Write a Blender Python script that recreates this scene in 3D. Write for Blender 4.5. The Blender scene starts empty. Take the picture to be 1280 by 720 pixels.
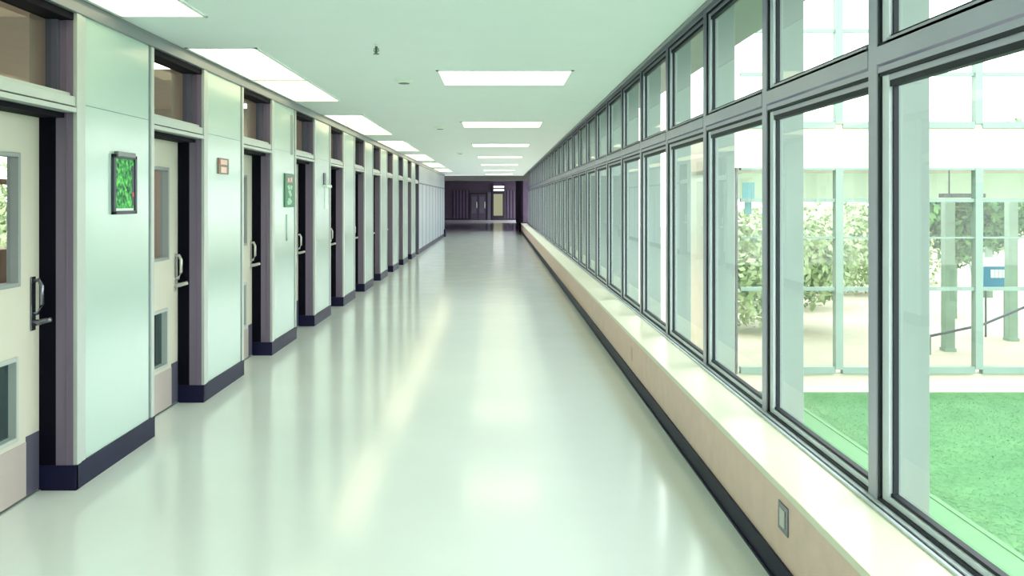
import bpy, math, random
from mathutils import Vector
random.seed(7)
sc = bpy.context.scene
C = sc.collection

# ------------------------------------------------------------------ materials
def s2l(c):
    return tuple(((v/255.0)/12.92 if v/255.0 <= .04045 else ((v/255.0+.055)/1.055)**2.4) for v in c)

def new_mat(name):
    m = bpy.data.materials.new(name); m.use_nodes = True
    nt = m.node_tree
    return m, nt, nt.nodes['Principled BSDF']

def mat(name, rgb, rough=.5, metal=0, spec=.5, var=.04, scale=3.0, bump=0, bscale=80, coat=0):
    """principled with a mild procedural mottling"""
    m, nt, b = new_mat(name)
    c = s2l(rgb)
    tc = nt.nodes.new('ShaderNodeTexCoord')
    n = nt.nodes.new('ShaderNodeTexNoise'); n.inputs['Scale'].default_value = scale
    n.inputs['Detail'].default_value = 4
    nt.links.new(tc.outputs['Object'], n.inputs['Vector'])
    r = nt.nodes.new('ShaderNodeValToRGB')
    r.color_ramp.elements[0].position = .3; r.color_ramp.elements[1].position = .7
    r.color_ramp.elements[0].color = tuple(v*(1-var) for v in c)+(1,)
    r.color_ramp.elements[1].color = tuple(min(1, v*(1+var)) for v in c)+(1,)
    nt.links.new(n.outputs['Fac'], r.inputs['Fac'])
    nt.links.new(r.outputs['Color'], b.inputs['Base Color'])
    b.inputs['Roughness'].default_value = rough
    b.inputs['Metallic'].default_value = metal
    b.inputs['Specular IOR Level'].default_value = spec
    if coat:
        b.inputs['Coat Weight'].default_value = coat; b.inputs['Coat Roughness'].default_value = .12
    if bump:
        n2 = nt.nodes.new('ShaderNodeTexNoise'); n2.inputs['Scale'].default_value = bscale
        nt.links.new(tc.outputs['Object'], n2.inputs['Vector'])
        bp = nt.nodes.new('ShaderNodeBump'); bp.inputs['Strength'].default_value = bump
        bp.inputs['Distance'].default_value = .01
        nt.links.new(n2.outputs['Fac'], bp.inputs['Height']); nt.links.new(bp.outputs['Normal'], b.inputs['Normal'])
    return m

def glass(name, tint, extra=0.0):
    m = bpy.data.materials.new(name); m.use_nodes = True
    nt = m.node_tree; nt.nodes.clear()
    o = nt.nodes.new('ShaderNodeOutputMaterial'); mx = nt.nodes.new('ShaderNodeMixShader')
    t = nt.nodes.new('ShaderNodeBsdfTransparent'); t.inputs[0].default_value = tint+(1,)
    g = nt.nodes.new('ShaderNodeBsdfGlossy'); g.inputs['Roughness'].default_value = .01
    g.inputs['Color'].default_value = (.92, .98, .95, 1)
    f = nt.nodes.new('ShaderNodeLayerWeight'); f.inputs['Blend'].default_value = .5
    p = nt.nodes.new('ShaderNodeMath'); p.operation = 'POWER'; p.inputs[1].default_value = 5
    a = nt.nodes.new('ShaderNodeMath'); a.operation = 'MULTIPLY_ADD'; a.use_clamp = True
    a.inputs[1].default_value = .42; a.inputs[2].default_value = .05+extra
    nt.links.new(f.outputs['Facing'], p.inputs[0]); nt.links.new(p.outputs[0], a.inputs[0])
    nt.links.new(a.outputs[0], mx.inputs[0])
    nt.links.new(t.outputs[0], mx.inputs[1]); nt.links.new(g.outputs[0], mx.inputs[2])
    nt.links.new(mx.outputs[0], o.inputs[0])
    return m

def emit(name, rgb, strength):
    m = bpy.data.materials.new(name); m.use_nodes = True
    nt = m.node_tree; nt.nodes.clear()
    o = nt.nodes.new('ShaderNodeOutputMaterial'); e = nt.nodes.new('ShaderNodeEmission')
    e.inputs[0].default_value = tuple(rgb)+(1,); e.inputs[1].default_value = strength
    nt.links.new(e.outputs[0], o.inputs[0])
    return m

def floor_mat():
    m, nt, b = new_mat('polished_linoleum')
    tc = nt.nodes.new('ShaderNodeTexCoord')
    n = nt.nodes.new('ShaderNodeTexNoise'); n.inputs['Scale'].default_value = 1.2; n.inputs['Detail'].default_value = 6
    nt.links.new(tc.outputs['Object'], n.inputs['Vector'])
    r = nt.nodes.new('ShaderNodeValToRGB')
    r.color_ramp.elements[0].position = .3; r.color_ramp.elements[1].position = .7
    r.color_ramp.elements[0].color = s2l((226, 233, 231))+(1,); r.color_ramp.elements[1].color = s2l((231, 238, 236))+(1,)
    nt.links.new(n.outputs['Fac'], r.inputs['Fac']); nt.links.new(r.outputs['Color'], b.inputs['Base Color'])
    n2 = nt.nodes.new('ShaderNodeTexNoise'); n2.inputs['Scale'].default_value = 2.5; n2.inputs['Detail'].default_value = 3
    nt.links.new(tc.outputs['Object'], n2.inputs['Vector'])
    mr = nt.nodes.new('ShaderNodeMapRange'); mr.inputs['To Min'].default_value = .10; mr.inputs['To Max'].default_value = .17
    nt.links.new(n2.outputs['Fac'], mr.inputs['Value']); nt.links.new(mr.outputs['Result'], b.inputs['Roughness'])
    b.inputs['Specular IOR Level'].default_value = .6
    bp = nt.nodes.new('ShaderNodeBump'); bp.inputs['Strength'].default_value = .05; bp.inputs['Distance'].default_value = .02
    nt.links.new(n2.outputs['Fac'], bp.inputs['Height']); nt.links.new(bp.outputs['Normal'], b.inputs['Normal'])
    return m

def leafy(name, dark, mid, light, scale=9.0, rough=.6):
    m, nt, b = new_mat(name)
    tc = nt.nodes.new('ShaderNodeTexCoord')
    n = nt.nodes.new('ShaderNodeTexNoise'); n.inputs['Scale'].default_value = scale; n.inputs['Detail'].default_value = 5
    nt.links.new(tc.outputs['Object'], n.inputs['Vector'])
    r = nt.nodes.new('ShaderNodeValToRGB'); e = r.color_ramp.elements
    e[0].position = .36; e[0].color = s2l(dark)+(1,); e[1].position = .66; e[1].color = s2l(light)+(1,)
    k = e.new(.5); k.color = s2l(mid)+(1,)
    nt.links.new(n.outputs['Fac'], r.inputs['Fac']); nt.links.new(r.outputs['Color'], b.inputs['Base Color'])
    b.inputs['Roughness'].default_value = rough
    return m

M = dict(
    floor=floor_mat(),
    ceiling=mat('ceiling_paint', (235, 243, 244), .7, var=.01, spec=.2),
    panel=mat('mint_laminate_panel', (176, 200, 192), .22, var=.012, coat=.3),
    greypanel=mat('blue_grey_panel', (150, 162, 172), .35, var=.02),
    seam=mat('panel_seam', (70, 82, 108), .5),
    alu=mat('pale_aluminium', (184, 192, 188), .35, metal=.15, var=.02),
    alu2=mat('soft_grey_aluminium', (150, 158, 158), .38, metal=.2, var=.02),
    purple=mat('purple_grey_reveal', (118, 106, 126), .5, spec=.3, var=.03),
    black=mat('navy_black_frame', (5, 4, 20), .7, var=.1, spec=.12),
    slate=mat('slate_grey_strip', (80, 80, 96), .45),
    skirt=mat('navy_vinyl_skirting', (14, 14, 52), .5, spec=.25, var=.08),
    kick=mat('kick_plate_taupe', (178, 168, 164), .4),
    leaf=mat('door_paint', (204, 202, 188), .4, var=.02),
    beige=mat('beige_plaster', (232, 201, 188), .6, var=.05, scale=9, bump=.15, bscale=160),
    sill=mat('cream_sill', (226, 226, 202), .3, var=.02),
    frame=mat('grey_window_metal', (174, 174, 192), .34, metal=.15, var=.03),
    frame2=mat('pale_window_metal', (214, 222, 232), .3, var=.03),
    gasket_and_shade=mat('dark_rubber_and_shade', (16, 22, 38), .6),
    fin=mat('pale_green_fin', (132, 146, 142), .45, var=.02),
    chrome=mat('dark_chrome', (120, 122, 132), .22, metal=.9),
    satin=mat('satin_steel', (196, 196, 190), .3, metal=.5),
    trim=mat('ceiling_edge_metal', (128, 134, 140), .4, metal=.2),
    room=mat('classroom_taupe', (168, 150, 136), .7),
    roomceil=mat('classroom_ceiling', (200, 180, 160), .8),
    roomgrey=mat('classroom_partition', (112, 104, 116), .7),
    roomfloor=mat('classroom_floor', (120, 110, 104), .6),
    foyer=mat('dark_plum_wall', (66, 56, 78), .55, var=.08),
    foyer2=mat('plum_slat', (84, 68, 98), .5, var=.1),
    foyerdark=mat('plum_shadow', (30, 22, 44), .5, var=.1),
    header=mat('dark_header', (92, 92, 92), .6),
    white=mat('white_render', (200, 194, 178), .7, var=.01),
    bmetal=mat('pale_facade_metal', (122, 142, 134), .4, metal=.1),
    paving=mat('pale_paving', (178, 168, 152), .8, var=.05),
    reflection_strip=mat('pale_lawn_reflection', (94, 138, 100), .9, var=.05),
    soil=leafy('turf', (58, 112, 66), (64, 118, 70), (72, 126, 76), 2.2),
    grass=leafy('grass_blades', (58, 112, 66), (64, 118, 70), (72, 126, 76), 1.5),
    bark=mat('weathered_post', (128, 150, 136), .8, var=.12),
    leafgreen=leafy('tree_leaves', (40, 88, 50), (70, 122, 62), (112, 156, 90), 2.5),
    leafpale=leafy('pale_leaves', (140, 164, 112), (160, 180, 134), (178, 194, 156), 2.5),
    teal=mat('teal_reflection', (84, 150, 158), .5),
    blue=mat('blue_sign', (58, 118, 156), .5),
    paper=mat('pale_lettering', (226, 236, 230), .6),
    pframe=mat('dark_picture_frame', (52, 56, 72), .4),
    pbar=mat('grey_frame_clip', (124, 128, 132), .4),
    poster=leafy('foliage_print', (10, 60, 52), (52, 156, 80), (124, 218, 108), 38),
    signbrown=mat('brown_sign', (128, 112, 98), .5),
    signpink=mat('pink_lettering', (232, 200, 192), .6),
    red=mat('red_mark', (206, 92, 92), .5),
    signgreen=mat('green_exit_sign', (56, 122, 88), .45),
    signmint=mat('mint_lettering', (150, 210, 176), .5),
    signgrey=mat('grey_sign_header', (110, 124, 112), .5),
    darkdot=mat('sprinkler_metal', (84, 92, 92), .4, metal=.5),
    disc=mat('white_plastic_bright_wall', (222, 236, 222), .4),
    glass=glass('window_glass', (.90, .965, .93)),
    glassdoor=glass('door_glass', (.80, .84, .82)),
    glasslow=glass('blue_glass', (.07, .17, .22), extra=.06),
    glassfac=glass('facade_glass', (.93, .97, .94), extra=-.006),
)
LIGHT_C = (1.0, .95, .62)
M['diffuser'] = emit('luminous_diffuser', LIGHT_C, .9)
M['diffuser_side'] = emit('luminous_diffuser_soft', LIGHT_C, .72)
M['roomlight'] = emit('classroom_light', (1.0, .9, .7), 3.0)
M['lit'] = emit('lit_room_glow', (.13, .13, .085), 1.0)
M['glare'] = emit('bright_transom_glow', (.95, .92, 1.0), 1.1)

# ------------------------------------------------------------------ helpers
class MB:
    def __init__(s): s.v = []; s.f = []; s.mi = []
    def box(s, x0, x1, y0, y1, z0, z1, mi=0):
        if x0 > x1: x0, x1 = x1, x0
        if y0 > y1: y0, y1 = y1, y0
        if z0 > z1: z0, z1 = z1, z0
        n = len(s.v)
        s.v += [(x0,y0,z0),(x1,y0,z0),(x1,y1,z0),(x0,y1,z0),(x0,y0,z1),(x1,y0,z1),(x1,y1,z1),(x0,y1,z1)]
        s.f += [tuple(n+i for i in q) for q in ((0,3,2,1),(4,5,6,7),(0,1,5,4),(1,2,6,5),(2,3,7,6),(3,0,4,7))]
        s.mi += [mi]*6
        return s
    def quad(s, a, b, c, d, mi=0):
        n = len(s.v); s.v += [tuple(a), tuple(b), tuple(c), tuple(d)]; s.f.append((n, n+1, n+2, n+3)); s.mi.append(mi); return s
    def tri(s, a, b, c):
        n = len(s.v); s.v += [tuple(a), tuple(b), tuple(c)]; s.f.append((n, n+1, n+2)); s.mi.append(0); return s
    def tube(s, pts, r, n=10, r1=None):
        pts = [Vector(p) for p in pts]; base = len(s.v); m = len(pts)
        for i, p in enumerate(pts):
            d = (pts[min(i+1, m-1)]-pts[max(i-1, 0)]).normalized()
            up = Vector((0, 0, 1)) if abs(d.z) < .95 else Vector((1, 0, 0))
            a = d.cross(up).normalized(); b = d.cross(a).normalized()
            rr = r if r1 is None else r+(r1-r)*i/(m-1)
            for k in range(n):
                t = 2*math.pi*k/n
                s.v.append(tuple(p+a*rr*math.cos(t)+b*rr*math.sin(t)))
        for i in range(m-1):
            for k in range(n):
                s.f.append((base+i*n+k, base+i*n+(k+1) % n, base+(i+1)*n+(k+1) % n, base+(i+1)*n+k)); s.mi.append(0)
        s.f.append(tuple(base+k for k in range(n))[::-1]); s.mi.append(0)
        s.f.append(tuple(base+(m-1)*n+k for k in range(n))); s.mi.append(0)
        return s
    def lathe(s, prof, c=(0,0,0), n=20):
        base = len(s.v); m = len(prof)
        for (r, z) in prof:
            for k in range(n):
                t = 2*math.pi*k/n; s.v.append((c[0]+r*math.cos(t), c[1]+r*math.sin(t), c[2]+z))
        for i in range(m-1):
            for k in range(n):
                s.f.append((base+i*n+k, base+i*n+(k+1) % n, base+(i+1)*n+(k+1) % n, base+(i+1)*n+k)); s.mi.append(0)
        s.f.append(tuple(base+k for k in range(n))[::-1]); s.mi.append(0)
        s.f.append(tuple(base+(m-1)*n+k for k in range(n))); s.mi.append(0)
        return s
    def mesh(s, name, mats):
        me = bpy.data.meshes.new(name); me.from_pydata(s.v, [], s.f)
        if not isinstance(mats, (list, tuple)): mats = [mats]
        for m in mats: me.materials.append(m)
        if len(mats) > 1: me.polygons.foreach_set('material_index', s.mi)
        me.update(); return me
    def build(s, name, mats, parent=None, bevel=0, smooth=False):
        o = bpy.data.objects.new(name, s.mesh(name, mats)); C.objects.link(o)
        if parent: o.parent = parent
        if bevel:
            b = o.modifiers.new('b', 'BEVEL'); b.width = bevel; b.segments = 2; b.limit_method = 'ANGLE'
        if smooth:
            for p in o.data.polygons: p.use_smooth = True
        return o

def tag(o, label, cat, group=None, kind=None):
    o['label'] = label; o['category'] = cat
    if group: o['group'] = group
    if kind: o['kind'] = kind
    return o
def thing(name, label, cat, loc=(0,0,0), rz=0, group=None, kind=None):
    o = bpy.data.objects.new(name, None); C.objects.link(o); o.location = loc; o.rotation_euler = (0, 0, rz)
    o.empty_display_size = .1
    return tag(o, label, cat, group, kind)
def child(name, src, parent):
    o = src.copy(); o.name = name; C.objects.link(o); o.parent = parent; return o
def copy_tree(root, loc, label, name=None):
    r = root.copy(); C.objects.link(r); r.location = loc; r['label'] = label
    if name: r.name = name
    for ch in root.children:
        c = ch.copy(); C.objects.link(c); c.parent = r
        for g in ch.children:
            d = g.copy(); C.objects.link(d); d.parent = c
    return r
ORD = ('first second third fourth fifth sixth seventh eighth ninth tenth eleventh twelfth thirteenth fourteenth fifteenth sixteenth '
       'seventeenth eighteenth nineteenth twentieth twenty-first twenty-second twenty-third twenty-fourth twenty-fifth twenty-sixth '
       'twenty-seventh twenty-eighth twenty-ninth thirtieth').split()

# ------------------------------------------------------------------ dimensions
XL = -2.19            # face of the left wall
XD = -2.37            # face of the doors
XG = -2.293           # transom glass
ZC = 2.553            # ceiling
XS = 1.105            # face of the low wall on the right
XW = 1.348            # inner face of the window's bottom rail
XM = 1.385            # inner face of the mullions
ZS = .392             # sill
YB = -2.5             # back end of the modelled corridor
YE = 38.0             # end of the left wall
PITCH = 2.06; D0 = 3.78; DW = .98

# ------------------------------------------------------------------ floor, ceiling, walls
tag(MB().box(-2.42, 1.2, YB, 40, -.1, 0).build('floor', M['floor']), 'pale glossy cream-green floor of the corridor', 'floor', kind='structure')
tag(MB().box(-4.2, 2.2, 40, 72, -.1, 0).build('floor', M['floor']), 'shaded glossy floor of the dark foyer beyond the corridor', 'floor', kind='structure')
MB_c = MB().box(XL-.25, XS, YB, 40.2, ZC, ZC+.2)
tag(MB_c.build('ceiling', M['ceiling']), 'pale mint-green flat corridor ceiling', 'ceiling', kind='structure')
# edge of the ceiling along the windows, with the pocket behind it
tag(MB().box(XS-.002, XS+.02, YB, 40, ZC-.012, ZC+.5).build('trim_3', M['trim']), 'dark metal edge of the ceiling along the windows', 'trim', kind='structure')
tag(MB().box(XS, 1.6, YB, 40.2, 3.0, 3.1).build('ceiling', M['ceiling']), 'recessed ceiling pocket above the right-hand windows', 'ceiling', kind='structure')
# trim at the head of the left wall
t = MB().box(XL-.2, XL+.022, YB, YE, ZC-.085, ZC-.03).box(XL-.2, XL+.012, YB, YE, ZC-.03, ZC)
tag(t.build('trim_2', M['trim'], bevel=.004), 'long grey metal trim at the top of the left wall', 'trim', kind='structure')
tag(MB().box(-3, 1.7, YB-.12, YB, 0, 3.1).build('wall_back', M['panel']), 'mint end wall behind the camera', 'wall', kind='structure')

# right: low wall, skirting, sill
tag(MB().box(XS, 1.52, YB, 44, -1.3, ZS-.03).build('wall_right', M['beige']), 'low beige plaster wall under the windows', 'wall', kind='structure')
tag(MB().box(XS-.012, XS, YB, 44, 0, .098).box(XS-.02, XS-.012, YB, 44, 0, .012).build('baseboard_right', M['skirt']), 'dark navy skirting along the low right wall', 'baseboard', kind='structure')
tag(MB().box(XS-.006, XW+.05, YB, 44, ZS-.03, ZS).build('trim_1', M['sill'], bevel=.004), 'wide cream window sill on the low right wall', 'sill', kind='structure')
tag(MB().box(1.36, 1.52, YB, 44, 2.86, 3.2).build('wall_right', M['fin']), 'pale wall strip above the right-hand windows', 'wall', kind='structure')
tag(MB().box(1.5, 2.1, YB, 44, 2.86, 2.95).build('roof', M['fin']), 'pale green eave overhanging the windows outside', 'roof', kind='structure')
tag(MB().box(-9, 1.6, YB-.2, 40.3, 3.22, 3.35).build('roof', M['fin']), 'flat roof over the corridor and classrooms', 'roof', kind='structure')

# ------------------------------------------------------------------ window bays on the right
WP = 1.38; MW = .078
proto = thing('window_1', 'x', 'window', (0, 3.44, 0), kind='structure')
ZT0, ZT1, ZH = 1.962, 2.058, 2.742     # transom, head
# local coordinates: y = 0 is the far edge of the mullion, the pane runs towards -y
y1, y0 = -MW, -WP
w = MB().box(XM, XM+.05, -MW, 0, ZS+.012, 2.86)
w.build('mullion', M['frame'], proto, bevel=.003)
w = MB().box(XM-.003, XM+.05, y0-.001, y1, ZT0+.03, ZT1).box(XM+.004, XM+.05, y0, y1, ZT0, ZT0+.022)
w.build('transom', M['frame'], proto, bevel=.002)
w = MB().box(XM-.004, XM+.05, y0, y1, ZH, 2.86)
w.build('head_rail', M['frame'], proto, bevel=.002)
w = MB().box(XW, XW+.013, y0, 0, ZS, ZS+.01).box(XW+.024, XW+.044, y0, 0, ZS, ZS+.012)
w.build('bottom_rail', M['frame2'], proto, bevel=.002)
sash = MB(); rail = MB()
sx0, sx1 = XM+.014, XM+.05
for (a, b_) in ((ZS+.012, ZT0), (ZT1, ZH)):
    sash.box(sx0, sx1, y1-.072, y1-.016, a, b_)              # far stile (visible)
    sash.box(sx0, sx1, y0, y0+.03, a, b_)                    # near stile
    rail.box(sx0, sx1, y0+.03, y1-.072, b_-.034, b_-.012)
sash.box(sx0, sx1, y0+.03, y1-.072, ZS+.024, ZS+.046)
rail.box(sx0-.01, sx1, y0+.03, y1-.072, ZT1, ZT1+.022)
rail.build('sash_rail', M['frame'], proto, bevel=.002)
so = sash.build('sash', M['frame2'], proto, bevel=.002)
gk = MB()
for (a, b_) in ((ZS+.012, ZT0), (ZT1, ZH)):
    gk.box(XM+.006, XM+.045, y1-.016, y1, a, b_)  # dark strip paints in the shadow on the mullion's near side
    gk.box(XM+.028, XM+.046, y1-.082, y1-.072, a, b_)
    gk.box(XM+.018, XM+.046, y0+.03, y1-.072, b_-.056, b_-.034)
    lo_ = a+.034 if a < 1 else a+.022
    gk.box(XM+.022, XM+.046, y0+.03, y1-.072, lo_, lo_+.012)
    gk.box(XM+.006, XM+.045, y0, y1, b_-.012, b_)
    gk.box(XM+.004, XM+.045, y0, y1, a, a+.012)
gk.box(XW+.013, XW+.024, y0, 0, ZS, ZS+.006).box(XW+.044, XW+.052, y0, 0, ZS, ZS+.014)
gk.build('gasket_and_shade', M['gasket_and_shade'], so)
for (a, b_) in ((ZS+.05, ZT0-.05), (ZT1+.026, ZH-.05)):
    xg = XM+.04
    MB().quad((xg, y0+.03, a), (xg, y1-.06, a), (xg, y1-.06, b_), (xg, y0+.03, b_)).build('pane', M['glass'], proto)
fx = MB().box(XM+.056, XM+.19, -MW-.01, .01, -.3, 2.86)
fx.build('exterior_fin', M['fin'], proto, bevel=.003)
proto['label'] = 'first tall grey-framed window bay, at the right edge of the frame with lawn behind it'
for i in range(1, 29):
    y = 3.44+WP*i
    copy_tree(proto, (0, y, 0), ORD[i]+' tall grey-framed window bay along the right wall, counting from the camera', 'window_%d' % (i+1))
for j, i in enumerate((-1, -2, -3, -4)):
    r = copy_tree(proto, (0, 3.44+WP*i, 0), 'tall grey-framed window bay beside the camera, short of the first pictured bay', 'window_%d' % (30+j))
    r['group'] = 'window bays beside the camera'

# ------------------------------------------------------------------ left wall: piers
ZSK = .128
def pier(y0, y1, label, first=True):
    r = thing('wall_left', label, 'wall', (0, y0, 0), kind='structure')
    L = y1-y0
    MB().box(XD-.05, XL, 0.012, L, 0, ZC-.08).build('pier_body', M['panel'], r)
    MB().box(XL, XL+.004, .11, L-.075, ZSK, ZC-.085).build('panel', M['panel'], r)
    MB().box(XL, XL+.0045, .11, L-.075, 2.0, 2.003).box(XL, XL+.005, L-.077, L-.066, ZSK, ZC-.085).box(XL, XL+.005, .052, .06, ZSK, ZC-.085).build('panel_seam', M['seam'], r)
    MB().box(XL-.02, XL+.016, 0, .052, ZSK, ZC-.085).box(XL, XL+.01, .06, .11, ZSK, ZC-.085).build('frame_post', M['alu'], r, bevel=.003)
    MB().box(XL-.02, XL+.012, L-.05, L, ZSK, ZC-.085).build('frame_post', M['alu'], r, bevel=.003)
    # near end face: purple-grey reveal and black jamb
    MB().box(XL-.094, XL-.005, -.003, .012, ZSK, ZC-.09).box(XL-.04, XL-.034, -.008, 0, ZSK, ZC-.09).build('reveal', M['purple'], r)
    MB().box(XD-.05, XL-.094, -.003, .012, ZSK, 1.955).build('jamb', M['black'], r)
    MB().box(XD-.05, XL-.094, -.003, .012, 1.955, ZC-.09).build('reveal', M['room'], r)
    MB().box(XL, XL+.014, -.006, L+.002, 0, ZSK).box(XD, XL+.014, -.012, .012, 0, ZSK).build('skirting', M['skirt'], r)
    return r
PLAB = ['white-mint wall pier holding the framed green foliage picture', 'white-mint wall pier holding the small brown notice', 'white-mint wall pier holding the tall green sign',
        'white-mint wall pier with a small white card beside the fifth door']
for k in range(10):
    ya = D0+DW+PITCH*k
    pier(ya, ya+PITCH-DW, PLAB[k] if k < 4 else ORD[k]+' white-mint wall pier along the left side, counting from the near door')
pier(YB, D0, 'mint wall stretch beside the camera before the first door')
# long blue-grey wall beyond the last door
yl = D0+DW+PITCH*10
r = thing('wall_left', 'long blue-grey panelled wall beyond the last left door', 'wall', (0, yl, 0), kind='structure')
MB().box(XD-.1, XL, 0, YE-yl, 0, ZC-.08).build('panel', M['greypanel'], r)
sm = MB().box(XL, XL+.006, 0, YE-yl, 1.95, 1.985)
for q in range(1, 9): sm.box(XL, XL+.006, q*1.4, q*1.4+.03, ZSK, 1.95)
sm.build('panel_seam', M['seam'], r)
MB().box(XD-.05, XL+.02, -.03, .06, 0, ZC-.08).build('frame_post', M['slate'], r)
MB().box(XL, XL+.015, 0, YE-yl, 0, ZSK).box(XL-.1, XL+.06, YE-yl-.5, YE-yl+.06, 0, .3).build('skirting', M['skirt'], r)
MB().box(XD-.1, XL+.01, YE-yl-.08, YE-yl+.06, 0, ZC).build('end_post', M['black'], r)

# ------------------------------------------------------------------ doors
def make_door():
    r = thing('door_1', 'x', 'door', (0, D0, 0), kind='structure')
    T = .045; x1 = XD; x0 = XD-T
    vy0, vy1, vz0, vz1 = .30, .755, 1.09, 1.715
    ly0, ly1, lz0, lz1 = .30, .735, .33, .71
    # leaf built round its two openings
    lf = MB()
    a, b_ = .02, DW-.005
    lf.box(x0, x1, a, vy0, .012, 1.925).box(x0, x1, vy1, b_, .012, 1.925)
    lf.box(x0, x1, vy0, vy1, vz1, 1.925).box(x0, x1, vy0, vy1, lz1, vz0).box(x0, x1, vy0, vy1, .012, lz0)
    lf.box(x0, x1, ly1, vy1, lz0, lz1)
    leaf = lf.build('door_leaf', M['leaf'], r)
    def beads(y0, y1, z0, z1, w, m, nm):
        y0 += .004; y1 -= .004; z0 += .004; z1 -= .004
        q = MB().box(x0-.004, x1+.012, y0-w, y0, z0-w, z1+w).box(x0-.004, x1+.012, y1, y1+w, z0-w, z1+w)
        q.box(x0-.004, x1+.012, y0, y1, z0-w, z0).box(x0-.004, x1+.012, y0, y1, z1, z1+w)
        return q.build(nm, m, leaf, bevel=.003)
    beads(vy0, vy1, vz0, vz1, .022, M['alu2'], 'glazing_bead'); beads(ly0, ly1, lz0, lz1, .022, M['alu'], 'glazing_bead')
    xg = XD-.03
    MB().quad((xg, vy0, vz0), (xg, vy1, vz0), (xg, vy1, vz1), (xg, vy0, vz1)).build('vision_pane', M['glassdoor'], leaf)
    MB().quad((xg, ly0, lz0), (xg, ly1, lz0), (xg, ly1, lz1), (xg, ly0, lz1)).build('lower_pane', M['glasslow'], leaf)
    MB().box(x1, x1+.003, .03, DW-.14, .015, .285).build('kick_plate', M['kick'], leaf)
    MB().box(x1, x1+.004, DW-.14, DW-.012, .015, .31).build('edge_guard', M['slate'], leaf)
    # frame: transom bar, head, black stop behind the leaf edge
    fr = MB().box(XL-.1, XL+.006, -.002, DW, 1.985, 2.035).box(XL-.1, XL+.012, -.002, DW, 1.952, 1.978).box(XL-.14, XL-.02, 0, DW, 2.035, 2.055)
    fr.build('transom_bar', M['alu'], r, bevel=.003)
    MB().box(XD-.05, XL-.05, 0, DW, 1.925, 1.951).box(XD-.05, XL-.101, 0, DW, 1.951, 2.03).box(XG-.03, XL-.004, 0, DW, 2.43, ZC-.085).build('dark_head', M['black'], r)
    MB().box(XG-.03, XG+.03, DW-.035, DW-.004, 2.055, 2.43).box(XG-.03, XG+.03, .004, .035, 2.055, 2.43).box(XG-.02, XG+.022, 0, DW, 2.055, 2.07).build('transom_frame', M['slate'], r)
    MB().quad((XG, .03, 2.06), (XG, DW-.03, 2.06), (XG, DW-.03, 2.44), (XG, .03, 2.44)).build('transom_pane', M['glassdoor'], r)
    MB().box(XD-.04, XD+.012, .01, DW-.01, 0, .006).build('threshold', M['alu2'], r)
    # handle
    hy = DW-.075
    h = MB().box(x1, x1+.008, hy-.024, hy+.024, .835, 1.11).build('handle_plate', M['chrome'], leaf, bevel=.006)
    g = MB().tube([(x1+.006, hy, 1.085), (x1+.035, hy, 1.095), (x1+.05, hy, 1.06), (x1+.05, hy, .97), (x1+.03, hy, .925), (x1+.006, hy, .92)], .011)
    g.build('pull_grip', M['chrome'], leaf, smooth=True)
    l = MB().tube([(x1+.005, hy, .875), (x1+.04, hy, .877), (x1+.075, hy+.004, .886), (x1+.095, hy+.006, .892)], .017, r1=.013)
    l.build('lever', M['chrome'], leaf, smooth=True)
    return r
d1 = make_door()
d1['label'] = 'first door on the left, grey with dark pull handle and clear upper pane'
for k in range(1, 11):
    d = copy_tree(d1, (0, D0+PITCH*k, 0), ORD[k]+' recessed grey door on the left, counting from the camera', 'door_%d' % (k+1))
    for lf in d.children:
        for g in lf.children:
            if g.name.split('.')[0] in ('handle_plate', 'pull_grip', 'lever'):
                g.material_slots[0].link = 'OBJECT'; g.material_slots[0].material = M['satin']

# ------------------------------------------------------------------ classrooms behind the left wall
RX = -7.0
tag(MB().box(RX, XD-.1, YB, 27, -.1, 0).build('floor', M['roomfloor']), 'dim classroom floor behind the left doors', 'floor', kind='structure')
tag(MB().box(RX, XD-.1, YB, 27, 2.9, 3.0).build('ceiling', M['roomceil']), 'warm classroom ceiling seen through the transoms', 'ceiling', kind='structure')
wb = MB().box(RX-.15, RX, YB, 27, -.1, .8).box(RX-.15, RX, YB, 27, 2.5, 3.0)
yy = YB
while yy < 27: wb.box(RX-.15, RX, yy, yy+.35, .8, 2.5); wb.box(RX-.1, RX-.04, yy+1.45, yy+1.51, .8, 2.5); wb.box(RX-.1, RX-.04, yy, yy+2.5, 1.72, 1.8); yy += 2.5
tag(wb.build('wall_left', M['room']), 'taupe outer classroom wall with window openings', 'wall', kind='structure')
for j, y in enumerate((YB, 14.2, 20.5, 26.9)):
    tag(MB().box(RX, XD-.1, y, y+.1, 0, 2.9).build('wall_left', M['roomgrey'] if j % 2 == 0 else M['room']), ORD[j]+' classroom partition from the camera, behind the left doors', 'wall', kind='structure')
tag(MB().box(XD-.12, XD-.06, YB, 27, 2.5, 2.95).build('wall_left', M['room']), 'wall strip above the transoms inside the classrooms', 'wall', kind='structure')
for j, y in enumerate((5.4, 9.3, 13.4, 17.5, 23.0)):
    r = thing('ceiling_light', 'warm classroom ceiling light seen through the %s' % ['near transom windows', 'third and fourth transoms', 'fifth and sixth transoms', 'seventh and eighth transoms', 'last transoms'][j],
              'light', (-3.9, y, 2.9), group='classroom ceiling lights')
    MB().box(-.62, .62, -.32, .32, -.03, 0).build('frame', M['alu'], r)
    MB().box(-.58, .58, -.28, .28, -.036, -.03).build('diffuser', M['roomlight'], r)

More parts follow.
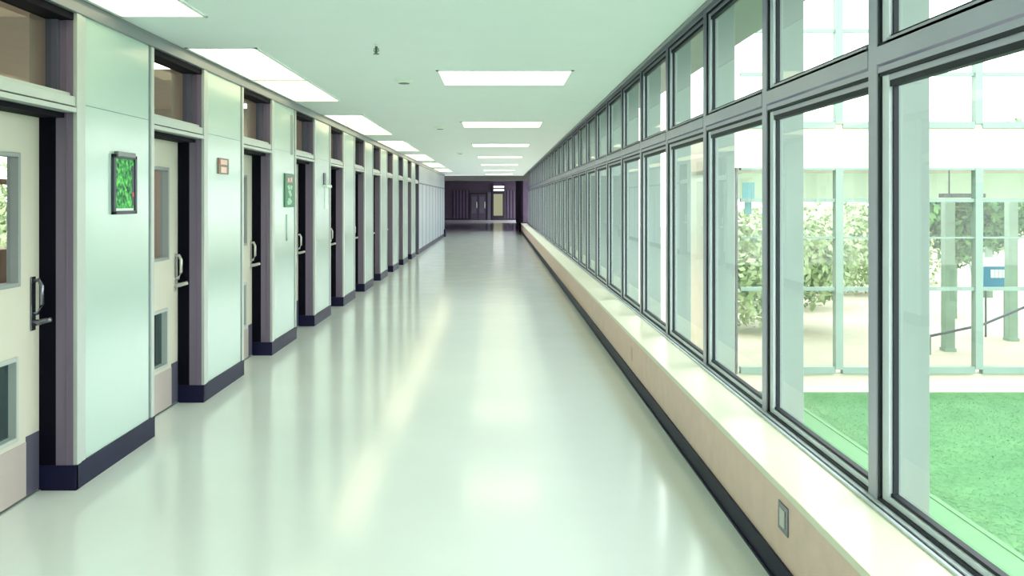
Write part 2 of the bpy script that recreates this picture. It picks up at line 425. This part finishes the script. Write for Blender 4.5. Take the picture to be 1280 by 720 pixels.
# ------------------------------------------------------------------ corridor ceiling lights
def light(name, label, x0, x1, y0, y1, panes, m, group):
    r = thing(name, label, 'light', ((x0+x1)/2, (y0+y1)/2, ZC), group=group)
    hx, hy = (x1-x0)/2, (y1-y0)/2
    t_ = .02
    f = MB().box(-hx, hx, -hy, -hy+t_, -.008, 0).box(-hx, hx, hy-t_, hy, -.008, 0).box(-hx, -hx+t_, -hy, hy, -.008, 0).box(hx-t_, hx, -hy, hy, -.008, 0)
    n = panes
    for q in range(1, n): yq = -hy+2*hy*q/n; f.box(-hx, hx, yq-.03, yq+.03, -.01, 0)
    f.build('frame', M['ceiling'], r)
    for q in range(n):
        ya = -hy+2*hy*q/n+.02; yb = -hy+2*hy*(q+1)/n-.02
        MB().box(-hx+t_, hx-t_, ya, yb, -.006, -.001).build('diffuser', m, r)
    return r
for i in range(8):
    y = 3.05+4.88*i
    light('ceiling_light', ('wide cream ceiling light above the camera, just out of the picture' if i == 0 else ORD[i-1]+' wide cream ceiling light in the middle row, counting from the camera'),
          -.5, .62, y-.47, y+.47, 1, M['diffuser'], 'middle row of ceiling lights')
for i in range(8):
    yf = (.4, 5.27, 9.75, 14.75, 19.7, 24.5, 29.4, 34.2)[i]
    light('ceiling_light', ('long cream twin-pane ceiling light beside the camera over the left wall' if i == 0 else ORD[i-1]+' long twin-pane ceiling light along the left wall, counting from the camera'),
          XL+.03, -1.66, yf-3.4, yf, 2, M['diffuser_side'], 'ceiling lights along the left wall')

# sprinkler and round detectors
r = thing('ceiling_sprinkler', 'small dark sprinkler head hanging from the mint ceiling', 'sprinkler', (-.82, 6.22, ZC)); r.scale = (.75, .75, .75)
MB().lathe([(.022, 0), (.02, -.006), (.01, -.01), (.009, -.03)]).build('escutcheon', M['disc'], r, smooth=False)
MB().tube([(0, 0, -.02), (0, 0, -.075)], .011).build('body', M['darkdot'], r)
MB().tube([(-.016, 0, -.035), (-.022, 0, -.06), (0, 0, -.085)], .004).tube([(.016, 0, -.035), (.022, 0, -.06), (0, 0, -.085)], .004).build('yoke', M['darkdot'], r)
MB().lathe([(.026, -.085), (.028, -.09), (.004, -.092)]).build('deflector', M['darkdot'], r)
for (x, y, lab) in ((-.82, 8.07, 'white round detector on the ceiling nearer the sprinkler'), (-.83, 13.3, 'white round detector on the ceiling level with the second middle light'), (-.83, 20.5, 'far white round detector on the ceiling beyond the other two')):
    r = thing('smoke_detector', lab, 'detector', (x, y, ZC), group='ceiling detectors')
    MB().lathe([(.085, 0), (.083, -.012), (.07, -.022), (.05, -.03), (.01, -.032)], n=28).build('body', M['disc'], r)
    MB().lathe([(.052, -.0215), (.054, -.027), (.045, -.034), (.02, -.036)], n=28).build('grille', M['darkdot'], r)

# ------------------------------------------------------------------ wall signs on the piers (built flat on the wall, x = out of the wall)
def on_wall(name, label, cat, yc, zc):
    return thing(name, label, cat, (XL+.004, yc, zc))
r = on_wall('picture_frame', 'dark-framed green foliage picture on the first mint pier', 'picture', 5.37, 1.59)
W, H = .335, .345
MB().box(0, .018, -W/2, -W/2+.03, -H/2, H/2).box(0, .018, W/2-.03, W/2, -H/2, H/2).box(0, .018, -W/2, W/2, -H/2, -H/2+.02).box(0, .018, -W/2, W/2, H/2-.022, H/2).build('frame', M['pframe'], r, bevel=.003)
MB().box(0, .009, -W/2+.03, W/2-.03, -H/2+.02, H/2-.02).build('print', M['poster'], r)
MB().box(.009, .011, -W/2+.03, W/2-.04, -H/2+.02, -H/2+.034).build('mat_strip', M['paper'], r)
MB().box(.0, .026, -W/2+.04, W/2-.04, H/2-.012, H/2+.016).build('clip_bar', M['pbar'], r, bevel=.003)
MB().box(.009, .011, W/2-.06, W/2-.03, -H/2+.05, H/2-.06).build('caption_strip', M['slate'], r)
MB().box(.011, .0125, W/2-.062, W/2-.034, -.07, -.045).build('red_mark', M['red'], r)
r = on_wall('notice', 'small brown notice with two pale blocks on the second mint pier', 'notice', 7.31, 1.768)
W, H = .27, .125
MB().box(0, .012, -W/2, W/2, -H/2, H/2).build('board', M['signbrown'], r, bevel=.002)
MB().box(.012, .0135, -W/2+.05, W/2-.05, .012, H/2-.012).build('lettering', M['signpink'], r)
MB().box(.012, .0135, -W/2+.055, W/2-.065, -H/2+.01, -.006).build('lettering', M['signpink'], r)
MB().box(.012, .0135, -W/2+.015, -W/2+.045, .01, H/2-.02).build('red_mark', M['red'], r)
r = on_wall('sign', 'tall green sign with pale marks and grey header on the third mint pier', 'sign', 9.62, 1.60)
W, H = .42, .35
MB().box(0, .014, -W/2, W/2, -H/2, H/2).build('board', M['signgreen'], r, bevel=.002)
MB().box(.014, .016, -W/2+.02, W/2-.02, H/2-.105, H/2-.012).build('header', M['signgrey'], r)
q = MB()
for (a, b_, c_, d_) in ((-.10,-.02,.09,.13),(.02,.10,.085,.135),(-.12,.06,.085,.095)): q.box(.016, .0175, a, b_, c_, d_)
q.build('lettering', M['signpink'], r)
q = MB()   # pale running-arrow marks
q.quad((.015,-.12,.045),(.015,-.02,.06),(.015,.02,.02),(.015,-.06,.0)); q.quad((.015,.03,.055),(.015,.12,.05),(.015,.09,.005),(.015,.02,.02))
q.quad((.015,-.08,-.01),(.015,.02,.01),(.015,.10,-.05),(.015,.02,-.07)); q.quad((.015,-.1,-.09),(.015,.0,-.075),(.015,.1,-.11),(.015,.08,-.14)); q.quad((.015,-.12,-.11),(.015,-.04,-.1),(.015,.06,-.145),(.015,-.1,-.15))
q.build('pictogram', M['signmint'], r)
r = on_wall('vent_slot', 'narrow dark upright slot high on the third mint pier', 'slot', 9.745, 2.19)
MB().box(0, .006, -.02, .02, -.2, .2).build('slot', M['slate'], r)
MB().box(0, .012, -.03, -.02, -.21, .21).box(0, .012, .02, .03, -.21, .21).build('frame', M['alu'], r)
r = on_wall('door_card', 'small white card with dark edge on the fourth mint pier', 'card', 11.66, 1.67)
MB().box(0, .05, -.14, .2, -.01, .02).build('tray', M['disc'], r)
MB().box(0, .012, -.13, .0, .02, .17).build('card', M['slate'], r, bevel=.002)
MB().box(0, .008, -.05, .16, -.28, -.01).build('strip', M['ceiling'], r)
r = on_wall('cable_duct', 'faint pale cable duct low on the third mint pier', 'duct', 9.52, 1.22)
MB().box(0, .012, -.012, .012, -.13, .13).box(0, .012, -.012, .09, -.142, -.12).build('duct', M['panel'], r)

# socket plates on the low right wall
for (y, z, lab, m) in ((3.55, .272, 'steel socket plate on the low beige wall below the first windows', 'chrome'), (7.6, .235, 'faint beige socket plate farther along the low beige wall', 'beige')):
    r = thing('wall_socket', lab, 'socket', (XS, y, z))
    MB().box(-.006, 0, -.06, .06, -.055, .055).build('plate', M[m], r, bevel=.003)
    MB().box(-.009, -.006, -.03, .03, -.035, .035).build('insert', M['satin'] if m == 'chrome' else M['beige'], r, bevel=.002)

# ------------------------------------------------------------------ dark foyer at the far end
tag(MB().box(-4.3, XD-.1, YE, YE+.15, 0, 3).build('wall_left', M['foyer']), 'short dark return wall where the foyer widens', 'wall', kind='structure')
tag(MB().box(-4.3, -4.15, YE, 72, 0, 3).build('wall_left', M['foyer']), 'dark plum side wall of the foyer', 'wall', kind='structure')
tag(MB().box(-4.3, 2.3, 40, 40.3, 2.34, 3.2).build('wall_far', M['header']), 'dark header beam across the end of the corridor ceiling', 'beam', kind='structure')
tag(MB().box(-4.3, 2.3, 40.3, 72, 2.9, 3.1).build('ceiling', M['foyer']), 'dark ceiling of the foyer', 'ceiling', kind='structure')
r = thing('wall_right', 'dark plum right wall of the foyer', 'wall', (0, 0, 0), kind='structure')
MB().box(1.22, 1.65, 44.02, 60, 0, 3).quad((1.5, 60, 0), (1.9, 60, 0), (2.3, 72, 0), (2.2, 72, 0)).build('panel', M['foyer2'], r)
q = MB()
for k in range(12): q.box(1.16, 1.22, 44.6+k*1.25, 45.1+k*1.25, .1, 2.75)
q.build('slats', M['foyer2'], r)
MB().box(1.05, 1.6, 43.6, 44.4, 0, .42).build('plinth', M['black'], r)
FY = 69.0; s = FY/1150
def fx_(px): return (px-622)*s
def fz_(py): return 1.5+(250-py)*s
r = thing('wall_far', 'dark plum slatted wall at the very end of the foyer', 'wall', (0, FY, 0), kind='structure')
MB().box(-4.3, 2.4, .1, .3, 0, 3.0).build('backing', M['foyer'], r)
q = MB()
for px in list(range(567, 586, 4))+list(range(634, 652, 4)): q.box(fx_(px), fx_(px+2), 0, .1, .1, fz_(238))
q.build('slats', M['foyer2'], r)
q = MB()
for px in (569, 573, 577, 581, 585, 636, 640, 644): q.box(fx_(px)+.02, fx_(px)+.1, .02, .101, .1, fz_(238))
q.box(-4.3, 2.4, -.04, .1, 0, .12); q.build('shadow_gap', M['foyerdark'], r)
r = thing('door_12', 'dark double door in the far foyer wall', 'door', (0, FY, 0), kind='structure')
MB().box(fx_(587), fx_(609), -.02, .09, 0, fz_(241)).build('frame', M['foyerdark'], r)
for (a, b_) in ((588.5, 597), (598, 607)):
    lf = MB().box(fx_(a), fx_(b_), -.06, -.02, .02, fz_(243)).build('door_leaf', M['foyer'], r)
    MB().box(fx_(a+1.5), fx_(b_-1.5), -.065, -.06, .5, fz_(246)).build('pane', M['slate'], lf)
    MB().tube([(fx_(b_-1), -.07, .9), (fx_(b_-1), -.12, .95), (fx_(b_-1), -.12, 1.3), (fx_(b_-1), -.07, 1.35)], .03).build('handle', M['satin'], lf)
MB().box(fx_(609.5), fx_(613.5), -.1, .1, 0, fz_(240)).build('pilaster', M['slate'], r)
r = thing('door_13', 'lit glass door in the far foyer wall under a bright transom', 'door', (0, FY, 0), kind='structure')
MB().box(fx_(615), fx_(617), -.1, .09, 0, fz_(230)).box(fx_(628.3), fx_(630.5), -.1, .09, 0, fz_(230)).box(fx_(617), fx_(628.3), -.1, .09, fz_(242.5), fz_(240)).box(fx_(617), fx_(628.3), -.1, .09, 0, fz_(270)).build('frame', M['foyerdark'], r)
MB().box(fx_(617), fx_(628.3), 0, .05, fz_(269.5), fz_(242.5)).build('pane', M['lit'], r)
MB().box(fx_(617), fx_(630), -.14, -.1, fz_(234.6), fz_(232.6)).box(fx_(617), fx_(630), -.14, -.1, fz_(238.6), fz_(236.6)).build('transom_light', M['glare'], r)

# ------------------------------------------------------------------ courtyard
ZG = -1.11; BY = 12.5; bs = BY/1150
def bx_(px): return (px-622)*bs
def bz_(py): return 1.5+(250-py)*bs
tag(MB().box(1.5, 60, -12, BY+.1, ZG-.2, ZG).build('ground', M['soil']), 'smooth bright green courtyard lawn', 'lawn', kind='structure')
tag(MB().box(1.5, 3.78, -12, BY, ZG, ZG+.012).box(3.78, 3.83, -12, BY, ZG, ZG+.02).build('reflection_strip', M['reflection_strip']), 'lawn strip by the windows, painted paler for a reflection', 'reflection_strip', kind='structure')  # lawn coloured paler here to imitate a reflection in the glass
tag(MB().box(1.8, 90, BY+.1, 90, ZG-.2, ZG+.005).build('ground', M['paving']), 'pale sunlit paving beyond the glazed wing', 'paving', kind='structure')
g = MB()
for i in range(52000):
    x = 3.84+random.random()**1.2*9; y = 3.5+random.random()*(BY-3.55)
    if (x-622/1150*0)/y > .66: continue
    h = .004+random.random()*.008; a = random.random()*6.28; L = random.uniform(.02, .045)
    ca, sa = math.cos(a), math.sin(a); wd = .005
    g.tri((x-sa*wd, y+ca*wd, ZG+.001), (x+sa*wd, y-ca*wd, ZG+.001), (x+ca*L, y+sa*L, ZG+.001+h))
tag(g.build('grass', M['grass']), 'short green grass blades covering the courtyard lawn', 'grass', kind='stuff')

# opposite wing
b = thing('building', 'white two-storey glazed wing facing the courtyard lawn', 'building', (0, BY, ZG))
z = lambda py: bz_(py)-ZG
X1 = 14.0; XE = bx_(905)
MB().box(XE, X1, 0, .3, 0, z(467)).build('base_wall', M['white'], b)
MB().box(XE-.04, X1, -.03, 2.64, z(210), z(155)).build('floor_band', M['white'], b)
MB().box(XE-.2, X1, -.4, 2.8, 6.6, 6.9).build('roof', M['white'], b)
MB().box(XE, bx_(919), 0, .25, z(467), z(210)).box(XE, bx_(919), 0, .25, z(155), 6.6).build('end_wall', M['white'], b)
MB().box(XE, XE+.1, .25, 2.6, 0, 6.6).build('side_wall', M['disc'], b)  # lighter colour than the other walls, brightening this shaded side
MB().box(XE+.1, X1, 2.4, 2.6, 2.62, z(210)).build('spandrel', M['disc'], b)
MB().box(XE, X1, .3, 2.0, -.1, .02).build('floor_slab', M['paving'], b)
MB().box(bx_(919), bx_(921), -.05, .05, z(467), z(210)).build('corner_post', M['slate'], b)
px0 = 921.0; n = 0
edges = [921, 961, 1048, 1135, 1222, 1309, 1396, 1483, 1570, 1657]
for a, c in zip(edges[:-1], edges[1:]):
    xa, xb = bx_(a), bx_(c)
    if xb > X1: break
    for (zb, zt, bars) in ((z(461), z(210), (250.5, 297, 361)), (z(155), 6.6, (93, 39, -60))):
        m = MB().box(xb-.055, xb+.045, -.06, .06, zb, zt)
        m.box(xa+.045, xb-.055, -.05, .05, zb-.06, zb+.03).box(xa+.045, xb-.055, -.05, .05, zt-.03, zt)
        for q_, py in enumerate(bars):
            hh = .012 if py == 297 else .024
            m.box(xa+.045, xb-.055, -.03, .03, z(py)-hh, z(py)+hh)
        wdw = m.build('window', M['bmetal'], b)
        MB().quad((xa, .0, zb), (xb, .0, zb), (xb, .0, zt), (xa, .0, zt)).build('pane', M['glassfac'], wdw)
r = thing('notice', 'teal panel painted as a reflection in the wing glazing at its left corner', 'notice', (bx_(938), BY+.12, 0))
MB().box(bx_(931)-bx_(938), bx_(946)-bx_(938), -.01, .01, bz_(249), bz_(228)).box(-.05, .05, -.01, .01, bz_(268), bz_(249)).build('board', M['teal'], r)  # teal shapes stand for a reflection in the facade glass
# posts beyond the wing
for (px, py, lab) in ((1185, 439, 'weathered upright post behind the wing, left of the blue sign'), (1264, 426, 'weathered upright post behind the wing, right of the blue sign')):
    Y = (1.5-ZG)*1150/(py-250); x = (px-622)*Y/1150
    r = thing('post', lab, 'post', (x, Y, ZG), group='posts behind the wing')
    MB().box(-.085, .085, -.085, .085, 0, 2.75).build('shaft', M['bark'], r, bevel=.01)
    MB().box(-.1, .1, -.1, .1, 0, .06).build('base', M['bark'], r)
# handrail
Y = 15.5; k = Y/1150
r = thing('handrail', 'thin grey sloping handrail on the paving behind the wing', 'handrail', ((1163-622)*k, Y, ZG))
P = [((px-1163)*k, 0, 1.5+(250-py)*k-ZG) for px, py in ((1163, 420), (1228, 406), (1290, 380), (1360, 350))]
MB().tube(P, .022).build('rail', M['slate'], r, smooth=True)
for (x, _, h) in P: MB().tube([(x, 0, 0), (x, 0, h)], .014).build('upright', M['bmetal'], r)
# blue sign
Y = 17.5; k = Y/1150
r = thing('sign', 'blue sign with pale blocks standing between the two posts', 'sign', ((1244-622)*k, Y, ZG))
zz = lambda py: 1.5+(250-py)*k-ZG
MB().box(-.23, .22, -.03, .03, zz(360), zz(333)).build('board', M['blue'], r, bevel=.01)
MB().box(-.21, .2, -.02, .02, zz(333), zz(322)).build('header', M['paper'], r)
q = MB()
for i in range(4): q.box(-.1+i*.075, -.04+i*.075, -.04, -.03, zz(347), zz(337))
q.build('lettering', M['paper'], r)
for sx in (-.18, .18): MB().tube([(sx, 0, 0), (sx, 0, zz(360))], .02).build('leg', M['slate'], r)
# grey lamp under the wing ceiling
r = thing('ceiling_light', 'grey strip lamp fixed below the wing ceiling above the blue sign', 'light', (bx_(1250), BY+1.0, bz_(210)))
MB().box(-.32, .3, -.08, .08, -.40, -.34).build('housing', M['slate'], r, bevel=.01)
for sx in (-.2, .2): MB().tube([(sx, 0, -.34), (sx, 0, 0)], .01).build('hanger', M['slate'], r)

# trees and shrubs
def leaf_cloud(blobs, n, size, seed):
    rnd = random.Random(seed); m = MB()
    tot = sum(b_[3]**2 for b_ in blobs)
    for (cx, cy, cz, rr) in blobs:
        for i in range(int(n*rr*rr/tot)):
            d = Vector((rnd.gauss(0, 1), rnd.gauss(0, 1), rnd.gauss(0, 1))).normalized()
            p = Vector((cx, cy, cz))+d*rr*(rnd.random()**.4)
            u = Vector((rnd.gauss(0, 1), rnd.gauss(0, 1), rnd.gauss(0, 1))).normalized()
            v = u.cross(d).normalized() if abs(u.dot(d)) < .99 else Vector((0, 0, 1))
            sz = size*rnd.uniform(.6, 1.3)
            m.quad(p-u*sz, p+v*sz*.5, p+u*sz, p-v*sz*.5)
    return m
def tree(x, y, h, r_, lab, m, seed, name='tree', n=5500, group=None):
    rnd = random.Random(seed)
    t_ = thing(name, lab, 'tree' if name == 'tree' else 'shrub', (x, y, ZG), group=group)
    blobs = []
    if name == 'tree':
        tr = MB().tube([(0, 0, 0), (.05, .02, h*.35), (-.04, .05, h*.6), (.03, 0, h*.85)], .13, r1=.04)
        for i in range(5):
            a = rnd.random()*6.28; z0 = h*(.35+.1*i)
            e = (math.cos(a)*r_*.7, math.sin(a)*r_*.7, z0+h*.22)
            tr.tube([(0, 0, z0), (e[0]*.5, e[1]*.5, z0+h*.14), e], .05, n=6, r1=.015)
            blobs.append((e[0], e[1], e[2], r_*.55))
        blobs += [(0, 0, h*.8, r_*.7), (r_*.3, -r_*.2, h*.55, r_*.6), (-r_*.4, 0, h*.6, r_*.6), (r_*.2, .1, h*.42, r_*.45)]
        tr.build('trunk', M['bark'], t_, smooth=True)
        leaf_cloud(blobs, n, .11, seed).build('crown', m, t_)
    else:
        for i in range(6):
            a = rnd.random()*6.28; blobs.append((math.cos(a)*r_*.6, math.sin(a)*r_*.4, h*rnd.uniform(.35, .7), h*.4))
        st = MB()
        for i in range(5):
            a = rnd.random()*6.28; st.tube([(0, 0, 0), (math.cos(a)*r_*.3, math.sin(a)*r_*.3, h*.6)], .025, n=6, r1=.01)
        st.build('stem', M['bark'], t_)
        leaf_cloud(blobs, n, .085, seed).build('foliage', m, t_)
    return t_
tree(10.0, 20.3, 3.9, 1.2, 'green leafy tree behind the post left of the blue sign', M['leafgreen'], 1)
tree(13.1, 24.6, 4.2, 1.4, 'green leafy tree behind the blue sign', M['leafgreen'], 2)
tree(12.5, 17.9, 3.6, .9, 'green tree beside the post right of the blue sign, leaves hanging low', M['leafgreen'], 3)
tree(16.8, 21.0, 4.1, 1.4, 'large green tree past the right-hand post', M['leafgreen'], 4)
for i, (x, y, h) in enumerate(((5.6, 18.5, 2.3), (6.8, 22.3, 2.7), (9.3, 25.6, 3.1), (12.6, 29, 3.4), (16.5, 32, 3.6))):
    tree(x, y, h, 1.3, 'pale green sunlit shrub, %s in the row seen through the wing' % ORD[i], M['leafpale'], 20+i, 'shrub', 6500, 'pale shrubs beyond the wing')
for i, (x, y, h) in enumerate(((-9.9, 17.8, 3.1), (-13.2, 23.5, 3.8))):
    tree(x, y, h, 1.4, 'leafy shrub outside the classroom, %s from the camera' % ORD[i], M['leafpale'], 40+i, 'shrub', 4000, 'shrubs outside the classrooms')
tag(MB().box(-60, RX-.15, -20, 60, ZG-.2, ZG).build('ground', M['paving']), 'pale ground outside the classroom windows', 'paving', kind='structure')

# ------------------------------------------------------------------ light and sky
wd = bpy.data.worlds.new('sky'); sc.world = wd; wd.use_nodes = True
nt = wd.node_tree; bg = nt.nodes['Background']
tc = nt.nodes.new('ShaderNodeTexCoord'); sp = nt.nodes.new('ShaderNodeSeparateXYZ'); rp = nt.nodes.new('ShaderNodeValToRGB')
nt.links.new(tc.outputs['Generated'], sp.inputs[0]); nt.links.new(sp.outputs['Z'], rp.inputs['Fac'])
rp.color_ramp.elements[0].position = 0; rp.color_ramp.elements[0].color = (1, 1, .98, 1)
rp.color_ramp.elements[1].position = .8; rp.color_ramp.elements[1].color = (.95, .97, 1, 1)
nt.links.new(rp.outputs['Color'], bg.inputs['Color']); bg.inputs['Strength'].default_value = 2.0
sun = bpy.data.lights.new('sun', 'SUN'); sun.energy = .7; sun.angle = math.radians(8); sun.color = (1, .97, .88)
so_ = bpy.data.objects.new('sun', sun); C.objects.link(so_)
so_.rotation_euler = Vector((.45, .35, -1)).to_track_quat('-Z', 'Y').to_euler()

# ------------------------------------------------------------------ camera
cam = bpy.data.cameras.new('camera'); co = bpy.data.objects.new('camera', cam); C.objects.link(co)
co.location = (0, 0, 1.5); co.rotation_euler = (math.radians(90), 0, 0)
cam.sensor_width = 36; cam.lens = 1150/1280*36
cam.shift_x = 18/1280; cam.shift_y = -110/1280
cam.clip_end = 300; cam.clip_start = .05
sc.camera = co
sc.view_settings.view_transform = 'Standard'
sc.view_settings.look = 'None'
sc.view_settings.exposure = 1.55
sc.cycles.max_bounces = 10; sc.cycles.transparent_max_bounces = 24; sc.cycles.diffuse_bounces = 6
